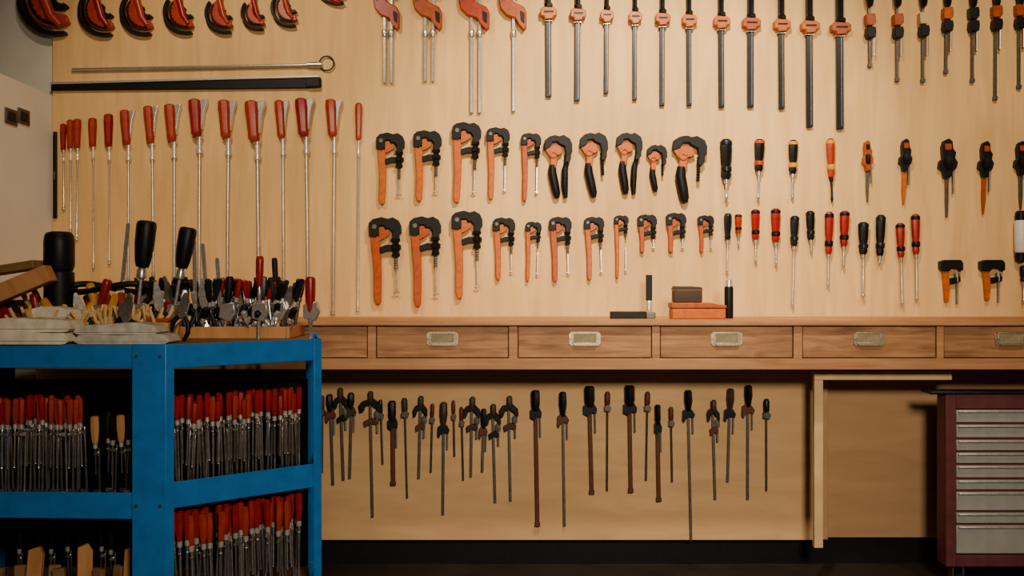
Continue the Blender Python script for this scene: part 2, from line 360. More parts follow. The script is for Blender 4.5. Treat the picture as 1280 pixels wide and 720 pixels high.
def long_clamp(cx,y0,y1,w,yh,cm=REDO,jaw=True,lean=0):
    e=thing('bar_clamp','long steel bar clamp with red grip and silver jaw','clamp',W(cx,y0,4),math.radians(lean),'long red handled bar clamps on the wall')
    L=yh-y0; r=w*.29 if jaw else w*.40;T=y1-y0
    mb=MB(); mb.lathe([(L*.01,r*.6),(L*.05,r*1.05),(L*.25,r*1.12),(L*.5,r*1.0),(L*.8,r*.9),(L*.93,r*.92),(L,r*.6)],-w*.2 if jaw else 0,r+2,14,.08,lean=.06 if jaw else 0); part(mb,'handle',cm,e)
    if jaw:
        mb=MB(); mb.poly([(w*.0,4),(w*.16,1),(w*.42,0),(w*.42,L*.1),(w*.30,L*.3),(w*.22,L*.6),(w*.16,L*.8),(-w*.05,L*.8)],2,1.3*r+1); part(mb,'jaw',CHROME,e,bevel=.8)
    mb=MB(); c=0
    mb.lathe([(L*.82,w*.12),(L*.9,w*.18),(L*1.05,w*.18),(L*1.06,w*.12),(L*1.3,w*.12),(L*1.32,w*.17),(L*1.42,w*.17),(L*1.45,w*.1)],c,5,12); part(mb,'collar',CHROME,e)
    mb=MB(); b=max(1.1,w*.075)
    mb.lathe([(L*.7,b*1.05),(T-5,b*1.05),(T-4,b*1.7),(T,b*1.6)],c,5,10); part(mb,'bar',STEELM,e)
LA=[(81,155,262,9,188),(90,150,290,10,186),(99,149,300,11,186),(118,148,335,12,184),(138,143,330,13,184),(162,138,352,19,182),(191,133,345,19,180),(219,131,350,22,178),(251,125,372,25,172),(287,126,378,24,174),(322,127,380,27,178),(354,126,376,19,174),(383,124,378,25,172),(419,125,393,22,172),(449,129,389,10,176)]
for i,(x,a,b,w,h) in enumerate(LA):
    long_clamp(x,a,b,w,h,REDO if i%4 else RED,jaw=(w>15),lean=R(-.8,.8))
e=thing('steel_rod','thin bare steel rod hung horizontally with hanging ring','rod',W(245,85,4))
mb=MB(); mb.tube([(-153,5,3),(155,5,-3)],2.2,10); mb.tube([(140,5,-3),(158,5,-3)],4,10); part(mb,'rod',STEELM,e)
mb=MB(); mb.tube([(164+9*math.cos(a*.35),5,-5+9*math.sin(a*.35)) for a in range(19)],1,6); part(mb,'ring',BLACK,e)
e=thing('straight_edge','long black steel straight edge hung horizontally','straight edge',W(234,105,4))
mb=MB(); mb.poly([(-168,2),(150,-6),(168,-7),(168,5),(150,6),(-168,9)],0.5,6); part(mb,'blade',BLACK,e,bevel=.8)
mb=MB(); mb.poly([(-168,-1),(166,-9.5),(166,-7.2),(-168,1.8)],0.5,8); part(mb,'rim',CHROME,e,bevel=.3)
mb=MB(); mb.box(150,167,6,10,-6,5); part(mb,'end_cap',BLACK,e,bevel=.8)
e=thing('spirit_level','narrow black spirit level hung upright at the panel edge','level',W(70,165,4))
mb=MB(); mb.box(-2,2,.5,5,0,108); part(mb,'body',BLACK,e,bevel=.6)
mb=MB(); mb.box(-1.2,1.2,5,5.6,50,60); part(mb,'vial',STEELD,e)
for i,(cx,w,yb,t) in enumerate(((62,78,48,0),(126,54,48,1),(176,50,47,0),(228,46,45,1),(278,42,44,0),(320,36,40,1),(359,40,36,0),(416,48,8,1))):
    e=thing('hand_clamp','large curved black clamp with red jaws and grip','clamp',W(cx-w*.05,0,4),0,'large curved clamps along the wall top')
    r=w*.62; cy_=yb-r
    mb=MB(); mb.arc(w*.2,cy_,r*.84,r,75,215,2,13,20,.5); part(mb,'frame',BLACK,e,bevel=.8)
    mb=MB(); mb.arc(w*.24,cy_-1,r*.36,r*.83,68,228,3,12,16,.5); part(mb,'jaw',REDO,e,bevel=1)
    mb=MB(); mb.arc(w*.22,cy_,r*.66,r*.72,80,215,12,14.5,18,.7,jag=.6); part(mb,'teeth',BLACK,e,bevel=.3)
    mb=MB(); mb.arc(w*.26,cy_-1,r*.2,r*.34,50,225,3,11,14,.6,jag=.5); part(mb,'inner_frame',BLACK,e,bevel=.5)
    mb=MB(); mb.tube([(w*.02,11,-r*.9),(w*.02,11,yb*.05),(w*.14,12,yb*.5),(w*.28,12,yb*.72)],[w*.08,w*.09,w*.08,w*.05],10); part(mb,'handle',RED if t else REDO,e)
for i,(x,yb,w) in enumerate(((484,105,32),(535,103,36),(593,142,38),(641,140,34))):
    e=thing('bar_clamp','heavy bar clamp with angular orange-red jaw and twin steel bars','clamp',W(x,0,4),0,'heavy red jaw clamps')
    k=w/34; n=2 if i<3 else 1
    mb=MB(); mb.poly([(-17*k,-45),(-8*k,-45),(-7*k,-4),(2*k,5),(14*k,11),(17*k,18),(17*k,36),(14*k,40),(8*k,34),(3*k,25),(-8*k,21),(-15*k,13),(-17*k,4)],2,12); part(mb,'jaw',REDO if i%2==0 else ORANGED,e,bevel=1.2)
    mb=MB(); mb.poly([(-14.5*k,-40),(-10*k,-40),(-10*k,2),(-14*k,5)],12,13); part(mb,'jaw_label',STEELD,e,bevel=.3)
    mb=MB(); mb.poly([(9*k,16),(14.5*k,19),(14.5*k,32),(10*k,28)],12,13.2); part(mb,'jaw_pad',BLACK,e,bevel=.3)
    for j in range(n):
        xx=(-3+9*j)*k if n==2 else 1*k
        mb=MB(); mb.box(xx-2,xx+2,3,8,-60,yb); mb.lathe([(38,3.0),(40,3.6),(46,3.6),(48,3.0)],xx,6,12); part(mb,'bar',STEELM,e,bevel=.6)
    mb=MB(); mb.lathe([(-34,3),(-30,5),(-10,5),(-4,3.4)],6*k,17,12,.1); part(mb,'handle',BLACK,e)
for i,(x,yb,w) in enumerate(((685,122,20),(722,127,19),(758,118,16),(793,126,16),(827,133,18),(860,133,18),(900,135,20),(937,135,22),(975,137,20),(1010,160,22),(1048,162,24))):
    e=thing('bar_clamp','slim black bar clamp with orange sliding jaw','clamp',W(x,0,4),math.radians(R(-.4,.4)),'black bar clamps in the upper row')
    k=w/22;bw=3.9*k; yo=15+ i*1.9
    mb=MB(); mb.box(-bw,bw,2,7.5,-70,yb)
    part(mb,'bar',BLUEBLK,e,bevel=.6)
    mb=MB(); mb.box(.8*k,2.0*k,7.5,8.2,-60,yb-3); part(mb,'rack',STEELD,e)
    mb=MB(); mb.poly([(-11*k,yo-1),(-7*k,yo-4),(8*k,yo-3),(11.5*k,yo),(11.5*k,yo+7),(7*k,yo+8),(6*k,yo+11),(-5*k,yo+12),(-6*k,yo+8),(-11*k,yo+7)],1.5,13.5); part(mb,'sliding_jaw',ORANGED if i%3==1 else ORANGE,e,bevel=1.0)
    mb=MB(); mb.box(-6*k,7*k,13.5,14.3,yo+1.5,yo+3.5); part(mb,'jaw_groove',BLACK,e)
    mb=MB(); mb.lathe([(-30,3.4*k),(-27,5*k),(-6,5.2*k),(-3,3.6*k),(yo-10,3.4*k),(yo-8,6*k),(yo-4,6*k)],0,10,14,.1); part(mb,'handle',BLACK,e)
    mb=MB(); mb.box(-6*k,6*k,2,10,yo+12,yo+13.5); part(mb,'clutch_plate',STEELM,e,bevel=.4)
for i,(x,yb,yo,cm) in enumerate(((1085,85,38,BLACK),(1120,103,38,BLACK),(1152,104,36,EDGE),(1182,93,30,ORANGE),(1214,104,30,BLUEBLK),(1243,126,28,ORANGED),(1272,112,26,BLACK))):
    e=thing('bar_clamp','small black bar clamp with dark jaw and thin steel bar','clamp',W(x,0,4),math.radians(R(-1,1)),'small clamps in the upper row')
    mb=MB(); mb.lathe([(-30,3.5),(-26,5.2),(-2,5.2),(6,4.2),(10,3)],0,9,14,.1); part(mb,'handle',BLACK,e)
    mb=MB(); mb.box(-1.7,1.7,2,6,-40,yb); mb.box(-2.5,2.5,1.2,7,yb-5,yb); part(mb,'bar',STEELD,e,bevel=.5)
    mb=MB(); mb.poly([(-6,yo-18),(5,yo-19),(6,yo-14),(6,yo-7),(3,yo-4),(-5,yo-4),(-6,yo-8)],1.5,12); part(mb,'jaw',cm if cm!=BLACK else ORANGED,e,bevel=.8)
    mb=MB(); mb.poly([(-5,yo-2),(5,yo-2),(6,yo+4),(5,yo+11),(-4,yo+12),(-6,yo+7)],1.5,13); part(mb,'sliding_jaw',BLACK,e,bevel=.8)
    mb=MB(); mb.thread(yo+11,min(yb-12,yo+36),1.7,4,9,3); part(mb,'screw',STEELM,e)
for x,a,b,w in ((489,168,256,35),(535,165,252,35),(584,155,254,36),(623,161,250,29),(664,168,252,25)): orange_clamp(x,a,b,w)
for x,a,b,w,t in ((697,171,248,35,1),(741,168,247,35,0),(786,168,243,33,1),(820,183,240,25,0),(861,172,254,43,0)): spring_clamp(x,a,b,w,R(-3,3),t)
driver(906,175,225,252,15,BLACK,BLUEBLK)
driver(948,175,215,252,13,BLACK,ORANGED)
driver(990,176,218,250,12,BLACK,YEL)
driver(1036,174,222,254,11,REDO,YEL,BLACK)
grip_clamp(1082,177,253,14,ORANGED,STEELD)
grip_clamp(1130,175,256,17,BLACK,ORANGE,.3)
grip_clamp(1182,175,272,25,BLACK,STEELD,.16); grip_clamp(1230,178,268,20,BLACK,ORANGED,.26); grip_clamp(1274,178,262,20,BLACK,STEELD,.22)
for x,a,b,w in ((482,273,380,40),(532,272,383,39),(584,265,373,38),(630,273,350,28),(667,278,352,20),(700,272,352,28),(742,272,350,25),(776,270,348,18),(808,269,316,24),(844,267,316,25),(881,270,316,20)): orange_clamp(x,a,b,w)
driver(909,267,300,343,10,BLUEBLK,None,STEELM)
for x,a,h,b,w,c in ((922,268,292,310,9,REDO),(943,262,300,330,11,RED),(968,261,303,333,12,RED),(992,270,308,385,11,BLUEBLK),(1011,264,300,318,11,BLACK),(1035,265,318,360,11,RED),(1054,264,308,336,12,RED),(1077,278,318,374,13,BLACK),(1099,269,320,332,12,BLACK),(1123,279,322,384,11,RED),(1142,268,318,378,11,RED)):
    driver(x,a,h,b,w,c,BLACK if c in (RED,REDO) else BLUEBLK)
def tee_clamp(cx,y0,y1,w):
    H=y1-y0;h=w/2
    e=thing('edge_clamp','small black headed clamp with one orange bar and thin rod','clamp',W(cx,y0,4),0,'edge clamps above the bench')
    mb=MB(); mb.poly([(-h,2),(-h*.6,0),(h*.8,0),(h,4),(h,13),(h*.75,14),(h*.7,11),(0,10),(-h*.2,14),(-h*.85,14),(-h,11)],1,11); part(mb,'head',BLACK,e,bevel=.7)
    mb=MB(); mb.poly([(-h*.75,14),(-h*.2,14),(-h*.1,H*.6),(-h*.2,H*.95),(-h*.5,H*.95),(-h*.62,H*.5)],2,8); part(mb,'bar',ORANGE,e,bevel=.5)
    mb=MB(); mb.poly([(-h*.2,H*.42),(h*.85,H*.38),(h*.85,H*.5),(-h*.15,H*.56)],2.5,8); part(mb,'sliding_jaw',BLACK,e,bevel=.4)
    mb=MB(); mb.lathe([(H*.3,2.4),(H*.34,3.4),(H*.5,3.4),(H*.52,1.3),(H,1.2)],h*.6,5,8); part(mb,'screw',STEELD,e)
tee_clamp(1186,325,380,28); tee_clamp(1237,325,378,30)
e=thing('spray_tube','white tube with black ends hanging on the plywood','tube',W(1272,264,4))
mb=MB(); mb.lathe([(12,6),(14,7.5),(50,7.5),(52,6)],0,10,16); part(mb,'body',WHITE,e)
mb=MB(); mb.lathe([(0,4),(2,6),(12,6),(13,5)],0,10,16); part(mb,'cap',BLACK,e)
mb=MB(); mb.lathe([(52,5),(53,6.5),(62,6),(64,3)],0,10,16); part(mb,'cap',BLACK,e)
driver(1278,332,352,380,11,BLACK,None)

# ---------------- lower panel tools ----------------
DL=3.7
def low_clamp(cx,y0,y1,style,w=16):
    u=DL/F
    e=thing('bar_clamp',{0:'dark bar clamp with black grip and thin steel bar',1:'worn bar clamp with rusty brown bar and black grip',2:'dark clamp with angled black jaws and thin bar',3:'thin steel rod clamp with small dark head'}[style],'clamp',W(cx,y0,DL),math.radians(R(-2,2)),'dark clamps on the lower panel')
    H=y1-y0; h=w/2; jm=random.choice((MAROON,MAROON,BLUEBLK,EBONY))
    if style==0:
        g=R(20,32)
        mb=MB(u); mb.lathe([(0,h*.4),(2,h*.6),(g*.5,h*.66),(g*.85,h*.45),(g,h*.3)],0,8,14,.12); part(mb,'handle',random.choice((BLACK,BLACK,EBONY)),e)
        mb=MB(u); mb.poly([(-h*.9,g),(-h*.3,g-3),(h*.5,g-2),(h,g+4),(h*.8,g+9),(h*.3,g+7),(-h*.4,g+9),(-h*.7,g+14),(-h,g+11)],1.5,9); part(mb,'jaw',jm,e,bevel=.5)
        mb=MB(u); mb.box(-1.6,1.6,2,6,g-6,H); part(mb,'bar',STEELD,e,bevel=.4)
        mb=MB(u); mb.thread(g+6,g+30,1.3,h*.65,6,3); part(mb,'screw',STEELM,e)
    elif style==1:
        mb=MB(u); mb.lathe([(0,h*.5),(2,h*.72),(18,h*.72),(26,h*.45)],0,9,14,.12); part(mb,'handle',BLACK,e)
        mb=MB(u); mb.poly([(-h*.9,25),(-h*.2,21),(h*.6,22),(h,28),(h*.9,35),(h*.4,33),(-h*.3,37),(-h*.9,34)],1.5,10); part(mb,'jaw',BLUEBLK,e,bevel=.5)
        mb=MB(u); mb.box(-2.5,2.5,2,7,20,H); mb.box(-3.3,3.3,1.5,8,H-5,H); part(mb,'bar',MAROON,e,bevel=.6)
        mb=MB(u); mb.thread(32,60,1.4,h*.7,6,3); part(mb,'screw',STEELM,e)
    elif style==2:
        mb=MB(u); mb.poly([(-h,10),(-h*.7,5),(-h*.2,3),(h*.1,0),(h*.5,4),(h*.95,9),(h,17),(h*.7,20),(h*.6,14),(h*.1,9),(-h*.4,11),(-h*.6,18),(-h*.9,19)],1.5,10); part(mb,'jaw',BLACK,e,bevel=.5)
        mb=MB(u); mb.poly([(-h*.6,30),(h*.1,26),(h*.75,29),(h*.7,34),(h*.1,33),(-h*.5,37)],2.5,9); part(mb,'sliding_jaw',jm,e,bevel=.5)
        mb=MB(u); mb.lathe([(17,2),(19,3.4),(25,3.4),(27,2)],h*.6,7,8,.1); mb.thread(24,46,1.6,h*.6,7,3); part(mb,'screw',STEELM,e)
        mb=MB(u); mb.box(-1.7,1.5,2,6,6,H); part(mb,'bar',STEELD,e,bevel=.4)
        mb=MB(u); mb.lathe([(-8,2),(-6,3.4),(4,3.4),(8,2)],h*.1,9,12,.1); part(mb,'handle',EBONY,e)
    else:
        mb=MB(u); mb.lathe([(0,h*.25),(3,h*.42),(14,h*.42),(18,h*.3)],0,6,12); part(mb,'handle',jm,e)
        mb=MB(u); mb.poly([(-h*.5,18),(h*.2,16),(h*.6,20),(h*.4,25),(-h*.5,24)],1.5,9); part(mb,'jaw',STEELD,e,bevel=.4)
        mb=MB(u); mb.tube([(0,5,16),(0,5,H)],1.3,8); part(mb,'rod',STEELD,e)
for x,a,b,st,w in ((404,494,590,3,12),(413,492,606,0,13),(426,492,600,2,18),(440,490,598,0,13),(463,496,646,2,28),(476,499,580,3,12),(491,500,606,1,13),(506,497,622,3,18),(526,502,598,2,18),(541,504,590,3,12),(555,502,643,0,15),(567,500,570,3,11),(577,508,600,3,12),(590,503,596,2,22),(605,510,590,0,11),(616,512,628,2,20),(636,502,626,2,24),(669,487,657,1,15),(703,489,657,0,15),(736,482,617,1,18),(759,489,613,3,16),(786,481,615,1,18),(809,489,600,3,16),(821,505,626,1,10),(838,508,602,3,14),(859,487,675,0,16),(890,507,624,2,16),(912,485,602,0,15),(934,481,624,0,16),(957,498,613,3,18)):
    low_clamp(x,a,b,st,w)
thing=_thing

# ---------------- items on the bench ----------------
zw=zt
def BP(px,d): return Vector(((px-640)*d/F,CY+d,zw))
u=3.75/F
e=thing('steel_bar','low black steel bar lying on the worktop','bar',BP(790,3.75))
mb=MB(u); mb.box(-28,16,0,14,-9,0); part(mb,'bar',BLACK,e,bevel=1)
mb=MB(u); mb.box(16,28,2,12,-8,0); part(mb,'end_cap',STEELD,e,bevel=1)
e=thing('file','slim upright black and steel file standing on the worktop','file',BP(811,3.86))
mb=MB(u); mb.box(-4,4,0,4,-55,-22); part(mb,'blade',BLACK,e,bevel=.5)
mb=MB(u); mb.lathe([(-22,2.5),(-20,4),(-3,4.6),(0,3)],0,2,14); part(mb,'handle',STEEL,e)
e=thing('storage_box','flat orange box with shallow lid on the worktop','box',BP(868,3.75))
mb=MB(u); mb.box(-32,34,0,26,-13,0); part(mb,'body',ORANGE,e,bevel=1.2)
mb=MB(u); mb.poly([(-33,-20),(16,-20),(24,-18),(35,-17),(35,-13.3),(-33,-13.3)],-1,27); part(mb,'lid',ORANGED,e,bevel=1)
e=thing('storage_box','small dark brown box stacked on the orange box','box',BP(857,3.75)+Vector((0,-.01,20.3*u)))
mb=MB(u); mb.box(-18,17,0,18,-15,0); part(mb,'body',EBONY,e,bevel=1)
mb=MB(u); mb.poly([(-19,-15.3),(18,-15.3),(16,-19),(2,-20),(-17,-20)],-1,19); part(mb,'lid',EBONY,e,bevel=.8)
e=thing('spray_can','slim black canister with steel cap on the worktop','canister',BP(911,3.75))
mb=MB(u); mb.lathe([(-40,4.8),(-38,5.6),(-2,5.6),(0,5)],0,0,18); part(mb,'body',BLACK,e)
mb=MB(u); mb.lathe([(-49,3),(-48,4),(-41,4.5),(-40,4.6)],0,0,18); part(mb,'cap',CHROME,e)

# ---------------- blue cart ----------------
A=Vector((-1.66,-1.27)); B=Vector(((207-640)*2.7/F,-1.30)); C=Vector(((402-640)*3.02/F,-.98)); Dq=Vector(((398-640)*3.34/F,-.66)); E=Vector((-1.66,-.66))
cart=thing('tool_cart','blue steel angle iron tool cart loaded with clamps','cart',(-1.2,-1.0,0))
def beam(name,p,q,z0,z1,t,m=BLUE,bev=.002):
    p=Vector(p);q=Vector(q); d=(q-p).normalized(); nn=Vector((-d.y,d.x))
    vs=[]
    for z in (z0,z1):
        for c in (p,q,q+nn*t,p+nn*t): vs.append((c.x,-c.y,-z))
    mb=MB(1); mb.add(vs,[[0,1,2,3],[4,7,6,5],[0,4,5,1],[1,5,6,2],[2,6,7,3],[3,7,4,0]])
    o=part(mb,name,m,cart); o.location=-cart.location
    if bev: b=o.modifiers.new('bevel','BEVEL'); b.width=bev; b.segments=2
    return o
ZTp=.862
pts=[A,B,C,Dq,E]
def post(P,prev,nxt,w1,w2,t=.006):
    d1=(prev-P).normalized(); d2=(nxt-P).normalized()
    n1=Vector((d1.y,-d1.x)); 
    if n1.dot(d2)<0: n1=-n1
    n2=Vector((d2.y,-d2.x))
    if n2.dot(d1)<0: n2=-n2
    den=d1.x*(-d2.y)+d2.x*d1.y
    rhs=(n2-n1)*t
    a=(rhs.x*(-d2.y)+d2.x*rhs.y)/den
    I=P+n1*t+d1*a
    poly=[P,P+d1*w1,P+d1*w1+n1*t,I,P+d2*w2+n2*t,P+d2*w2]
    n=len(poly); vs=[(c.x,-c.y,-z) for z in (0.03,ZTp) for c in poly]
    fs=[list(range(n)),list(range(2*n-1,n-1,-1))]+[[i,(i+1)%n,n+(i+1)%n,n+i] for i in range(n)]
    mb=MB(1); mb.add(vs,fs)
    part(mb,'post',BLUE,cart,-cart.location,bevelm=.0015)
    mb=MB(1); c=P+d1*w1*.5+n1*.02; 
    mb.lathe([(-.032,.018),(-.02,.026),(0,.026)],c.x,-c.y,14); part(mb,'foot',BLACK,cart,-cart.location)
post(B,A,C,.090,.024); post(C,B,Dq,.026,.02); post(Dq,C,E,.03,.04); post(E,Dq,A,.04,.04); post(A,E,B,.04,.06)
rails=[(A,B,0),(B,C,1),(C,Dq,2),(Dq,E,3),(E,A,4)]
for p,q,k in rails:
    d=(q-p).normalized(); nn=Vector((-d.y,d.x)); off=nn*.0065
    pp=p+d*.015+off; qq=q-d*.015+off
    fr=(k==0)
    beam('rail',pp,qq,.797,ZTp-.002,.004)
    beam('rail',pp,qq,(.398 if fr else .424),(.468 if fr else .494),.004)
    beam('rail',pp,qq,.05,.12,.004)
def shelf(z0,z1,m,ins=.012):
    c=sum(pts,Vector((0,0)))/5
    pl=[p+(c-p).normalized()*ins*1.6 for p in pts]; n=5
    vs=[(q.x,-q.y,-z) for z in (z0,z1) for q in pl]
    mb=MB(1); mb.add(vs,[list(range(n)),list(range(2*n-1,n-1,-1))]+[[i,(i+1)%n,n+(i+1)%n,n+i] for i in range(n)])
    part(mb,'shelf',m,cart,-cart.location)
SH=.442
shelf(.835,.860,DARKW,.016); shelf(.428,SH,BLACK,.02); shelf(.09,.105,DARKW,.02)
beam('back_panel',Vector((Dq.x-.03,-.68)),Vector((-1.64,-.68)),.11,.715,.006,BLACK,bev=0)  # added black sheet standing in for the shade inside the open-backed cart
mb=MB(1)
dBA=(A-B).normalized()
for zz in (.83,.435):
    for w in (.015,.078):
        c=B+dBA*w; mb.tube([(c.x,-c.y-.001,-zz),(c.x,-c.y+.003,-zz)],.005,6)
part(mb,'bolt',STEELD,cart,-cart.location)

def cart_clamp(cm,lab,hgt,u=.0022,grp='clamps stored in the blue cart',hl=34,hr=4.0,sm=STEELC):
    T=hgt/u; e=thing('bar_clamp',lab,'clamp',(0,0,-5),0,grp)
    k=hr/4.6
    mb=MB(u)
    mb.lathe([(-T,2.5*k),(-T+1.5,4.4*k),(-T+hl*.5,4.6*k),(-T+hl*.85,3.6*k),(-T+hl,2.6*k)],0,0,12,.1); part(mb,'handle',cm,e)
    mb=MB(u); mb.lathe([(-T+hl,1.6),(-T+hl+1,2.8),(-T+hl+6,2.8),(-T+hl+7,1.4)],0,0,10); part(mb,'collar',STEEL,e)
    mb=MB(u); mb.thread(-T+hl+7,-T+hl+(T-hl)*.6,1.2,0,0,3); part(mb,'screw',sm,e)
    mb=MB(u); mb.poly([(-2.5,-T+hl+12),(5,-T+hl+9),(6,-T+hl+12),(4.5,-T+hl+15),(-2.5,-T+hl+14)],-1.6,1.6); part(mb,'jaw',STEELC,e,bevel=.5)
    mb=MB(u); mb.poly([(-3,-9),(6,-8),(7,-3),(-3,-4)],-2.4,2.4); part(mb,'jaw',STEELD,e,bevel=.5)
    mb=MB(u); mb.box(4.2,6.0,-1.0,1.0,-T+hl+5,0); part(mb,'bar',sm,e,bevel=.3)
    return e
tR=cart_clamp(RED,'small steel bar clamp with red grip in the cart',.276,hl=29,hr=4.0)
tO=cart_clamp(REDO,'small steel bar clamp with orange-red grip in the cart',.268,hl=31,hr=3.9)
tO3=cart_clamp(RED,'shorter steel bar clamp with red grip in the cart',.256,hl=26,hr=4.0)
tB=cart_clamp(BLOCK,'small clamp with wooden grip standing in the cart',.22,hr=5.5,sm=STEELD)
tK=cart_clamp(BLACK,'small steel clamp with black grip in the cart',.23,sm=STEELD)
tR2=cart_clamp(RED,'larger steel bar clamp with red grip on the lower shelf',.300,.0026,hl=30,hr=4.1)
tO2=cart_clamp(REDO,'larger steel bar clamp with orange-red grip on the lower shelf',.288,.0026,hl=32,hr=4.1)
def place(t,x,y,z,tx=0,ty=0,tz=0):
    copy_thing(t,(x,y,z),(math.radians(tx),math.radians(ty),math.radians(tz)))
dBC=(C-B).normalized(); nBC=Vector((-dBC.y,dBC.x))
for row in range(2):
    n=26
    for i in range(n):
        s_=.022+(.415)*(i+.5*row)/n; p=B+dBC*s_+nBC*(.034+row*.03)
        place(random.choice((tR,tR,tO,tO3)),p.x,p.y,SH+.0003,R(-2,2),R(-3,3),90+R(-40,40))
for row in range(2):
    n=23
    for i in range(n):
        s_=.022+(.415)*(i+.5*row)/n; p=B+dBC*s_+nBC*(.034+row*.036)
        place(random.choice((tR2,tR2,tO2)),p.x,p.y,.1055,R(-2.5,2.5),R(-3.5,3.5),90+R(-40,40))
for row in range(2):
    for i in range(17):
        x=-1.445+i*.0165+row*.008
        place(random.choice((tR,tO,tO3)),x,-1.235+row*.035,SH+.0003,R(-1.5,1.5),R(-2.5,2.5),60+R(-40,40))
for i in range(6): place(tB if i%3==0 else tK,-1.13+i*.02,-1.215+.03*(i%2),SH+.0003,R(-2,2),R(-3,3),R(-20,20))
lb=thing('wooden_offcut','short brown wooden offcut standing on the lower shelf','offcut',(0,0,-5),0,'wooden offcuts in the cart')
mb=MB(1); mb.box(-.016,.016,-.008,.008,-.13,0); part(mb,'offcut',DARKW,lb,bevelm=.002)
lb2=thing('wooden_offcut','reddish brown wooden offcut standing on the lower shelf','offcut',(0,0,-5),0,'wooden offcuts in the cart')
mb=MB(1); mb.poly([(-.02,0),(.02,0),(.02,-.17),(.008,-.19),(-.02,-.18)],-.01,.01); part(mb,'offcut',BLOCK,lb2,bevelm=.002)
for i in range(9): place(lb2 if i%3==2 else lb,-1.42+i*.045,-1.17+.03*(i%2),.1055,R(-3,0),R(-7,7),R(-30,30))
for i in range(8): place(tK,-1.42+i*.045,-1.06+.03*(i%2),.1055,R(-2,2),R(-4,4),R(-40,40))

# ---- pile on the cart top ----
zs=.8602
tray=thing('wooden_tray','shallow brown wooden tray holding small clamps','tray',(-.95,-1.0,zs))
def seg_box(x0,x1,y0,y1,z0,z1,m,name,par): 
    o=wbox(name,x0,x1,y0,y1,z0,z1,m,.002,parent=par); o.location=o.location-par.location; return o
tx0,tx1,ty0,ty1=-1.13,-.67,-.955,-.75
seg_box(tx0,tx1,ty0,ty1,zs,zs+.01,BLOCK,'bottom',tray)
seg_box(tx0,tx1,ty0-.01,ty0-.0001,zs,zs+.035,BLOCK,'side',tray); seg_box(tx0,tx1,ty1+.0001,ty1+.01,zs,zs+.035,BLOCK,'side',tray)
seg_box(tx0-.01,tx0-.0001,ty0-.01,ty1+.01,zs,zs+.035,BLOCK,'side',tray); seg_box(tx1+.0001,tx1+.01,ty0-.01,ty1+.01,zs,zs+.035,BLOCK,'side',tray)
GT='small clamps in the wooden tray'
sK=cart_clamp(BLACK,'small upright clamp with black grip in the tray',.165,.0023,GT,24)
sR=cart_clamp(RED,'small upright clamp with red grip in the tray',.170,.0022,GT,26)
sS=cart_clamp(CHROME,'small upright clamp with bright steel grip in the tray',.140,.0024,GT,16)
sY=cart_clamp(YEL,'small clamp with amber grip lying in the pile',.13,.0024,GT,30,5)
sO=cart_clamp(REDO,'small clamp with orange-red grip lying in the pile',.13,.0024,GT,30,5)
sB=cart_clamp(BLUEBLK,'small upright clamp with dark steel grip in the tray',.175,.0024,GT,30,sm=STEELD)
for i in range(24):
    for row in range(4):
        t=random.choice((sK,sS,sK,sK,sB,sB,sB,sR if i>10 else sK))
        place(t,tx0+.02+i*.0187+R(-.006,.006),ty0+.03+row*.048+R(-.01,.01),zs+.0102,R(-10,10),R(-22,22),R(0,360))
for i in range(34):
    place(random.choice((sO,sR,sY,sK,sY,sO)),-1.43+i*.0092+R(-.005,.005),-.97+R(-.08,.08),zs+.01,R(-14,14),R(-55,55),R(-30,30))
sC=cart_clamp(CHROME,'short steel clamp heaped in the front of the tray',.085,.0024,GT,10)
sD=cart_clamp(BLACK,'short black gripped clamp heaped in the tray',.095,.0026,GT,14)
for i in range(38):
    place(random.choice((sC,sD,sD)),tx0+.02+i*.0116+R(-.006,.006),ty0+.012+R(0,.012),zs+.0102,R(-6,18),R(-45,45),R(0,360))
def shim_t():
    e=thing('wooden_shim','thin tan wooden shim standing in the pile','shim',(0,0,-5),0,'wooden shims on the cart')
    mb=MB(1); mb.poly([(-.006,0),(.006,0),(.004,-.10),(-.003,-.10)],-.003,.003); part(mb,'shim',TAN,e); return e
sh=shim_t()
for i in range(90):
    place(sh,-1.36+i*.0044+R(-.004,.004),-1.09+R(-.06,.05),zs+.004,R(-20,20),R(-50,50),R(0,180))
def big_grip(px,ytop,d,lean,lab,rr=.022,L=.12,cm=BLACK):
    tp=W(px,ytop,d); H=tp.z-zs
    e=thing('hand_clamp',lab,'clamp',(tp.x-math.sin(math.radians(lean))*H,tp.y,zs),math.radians(lean),'large grips standing on the cart')
    mb=MB(1); 
    mb.lathe([(-H,rr*.6),(-H+.004,rr*.9),(-H+.014,rr),(-H+L*.5,rr*.97),(-H+L*.85,rr*.8),(-H+L,rr*.62)],0,0,18,.04); part(mb,'handle',cm,e)
    mb=MB(1); mb.lathe([(-H+L,rr*.35),(-H+L+.01,rr*.5),(-H+L+.03,rr*.5),(-H+L+.035,.005),(0,.005)],0,0,12); part(mb,'shaft',STEELM,e)
    mb=MB(1); mb.poly([(-.02,-.10),(.02,-.11),(.03,-.08),(.015,-.05),(-.02,-.06)],-.01,.01); part(mb,'jaw',STEELM,e,bevelm=.003)
big_grip(184,275,2.95,6,'large black hand clamp grip standing upright',.029,.135)
big_grip(236,282,2.97,10,'large black hand clamp grip leaning slightly',.026,.12)
big_grip(325,320,3.02,1,'slim red hand clamp grip among the clamps',.012,.09,RED)
big_grip(388,346,3.06,0,'red gripped clamp at the tray end',.016,.11,RED)
big_grip(343,322,3.1,-3,'slim black and steel clamp in the pile',.009,.10,BLACK)
big_grip(42,366,2.95,-10,'short red gripped clamp behind the cloths',.013,.08,RED)
big_grip(288,345,3.05,6,'slim black clamp grip among the small clamps',.012,.08,BLACK)
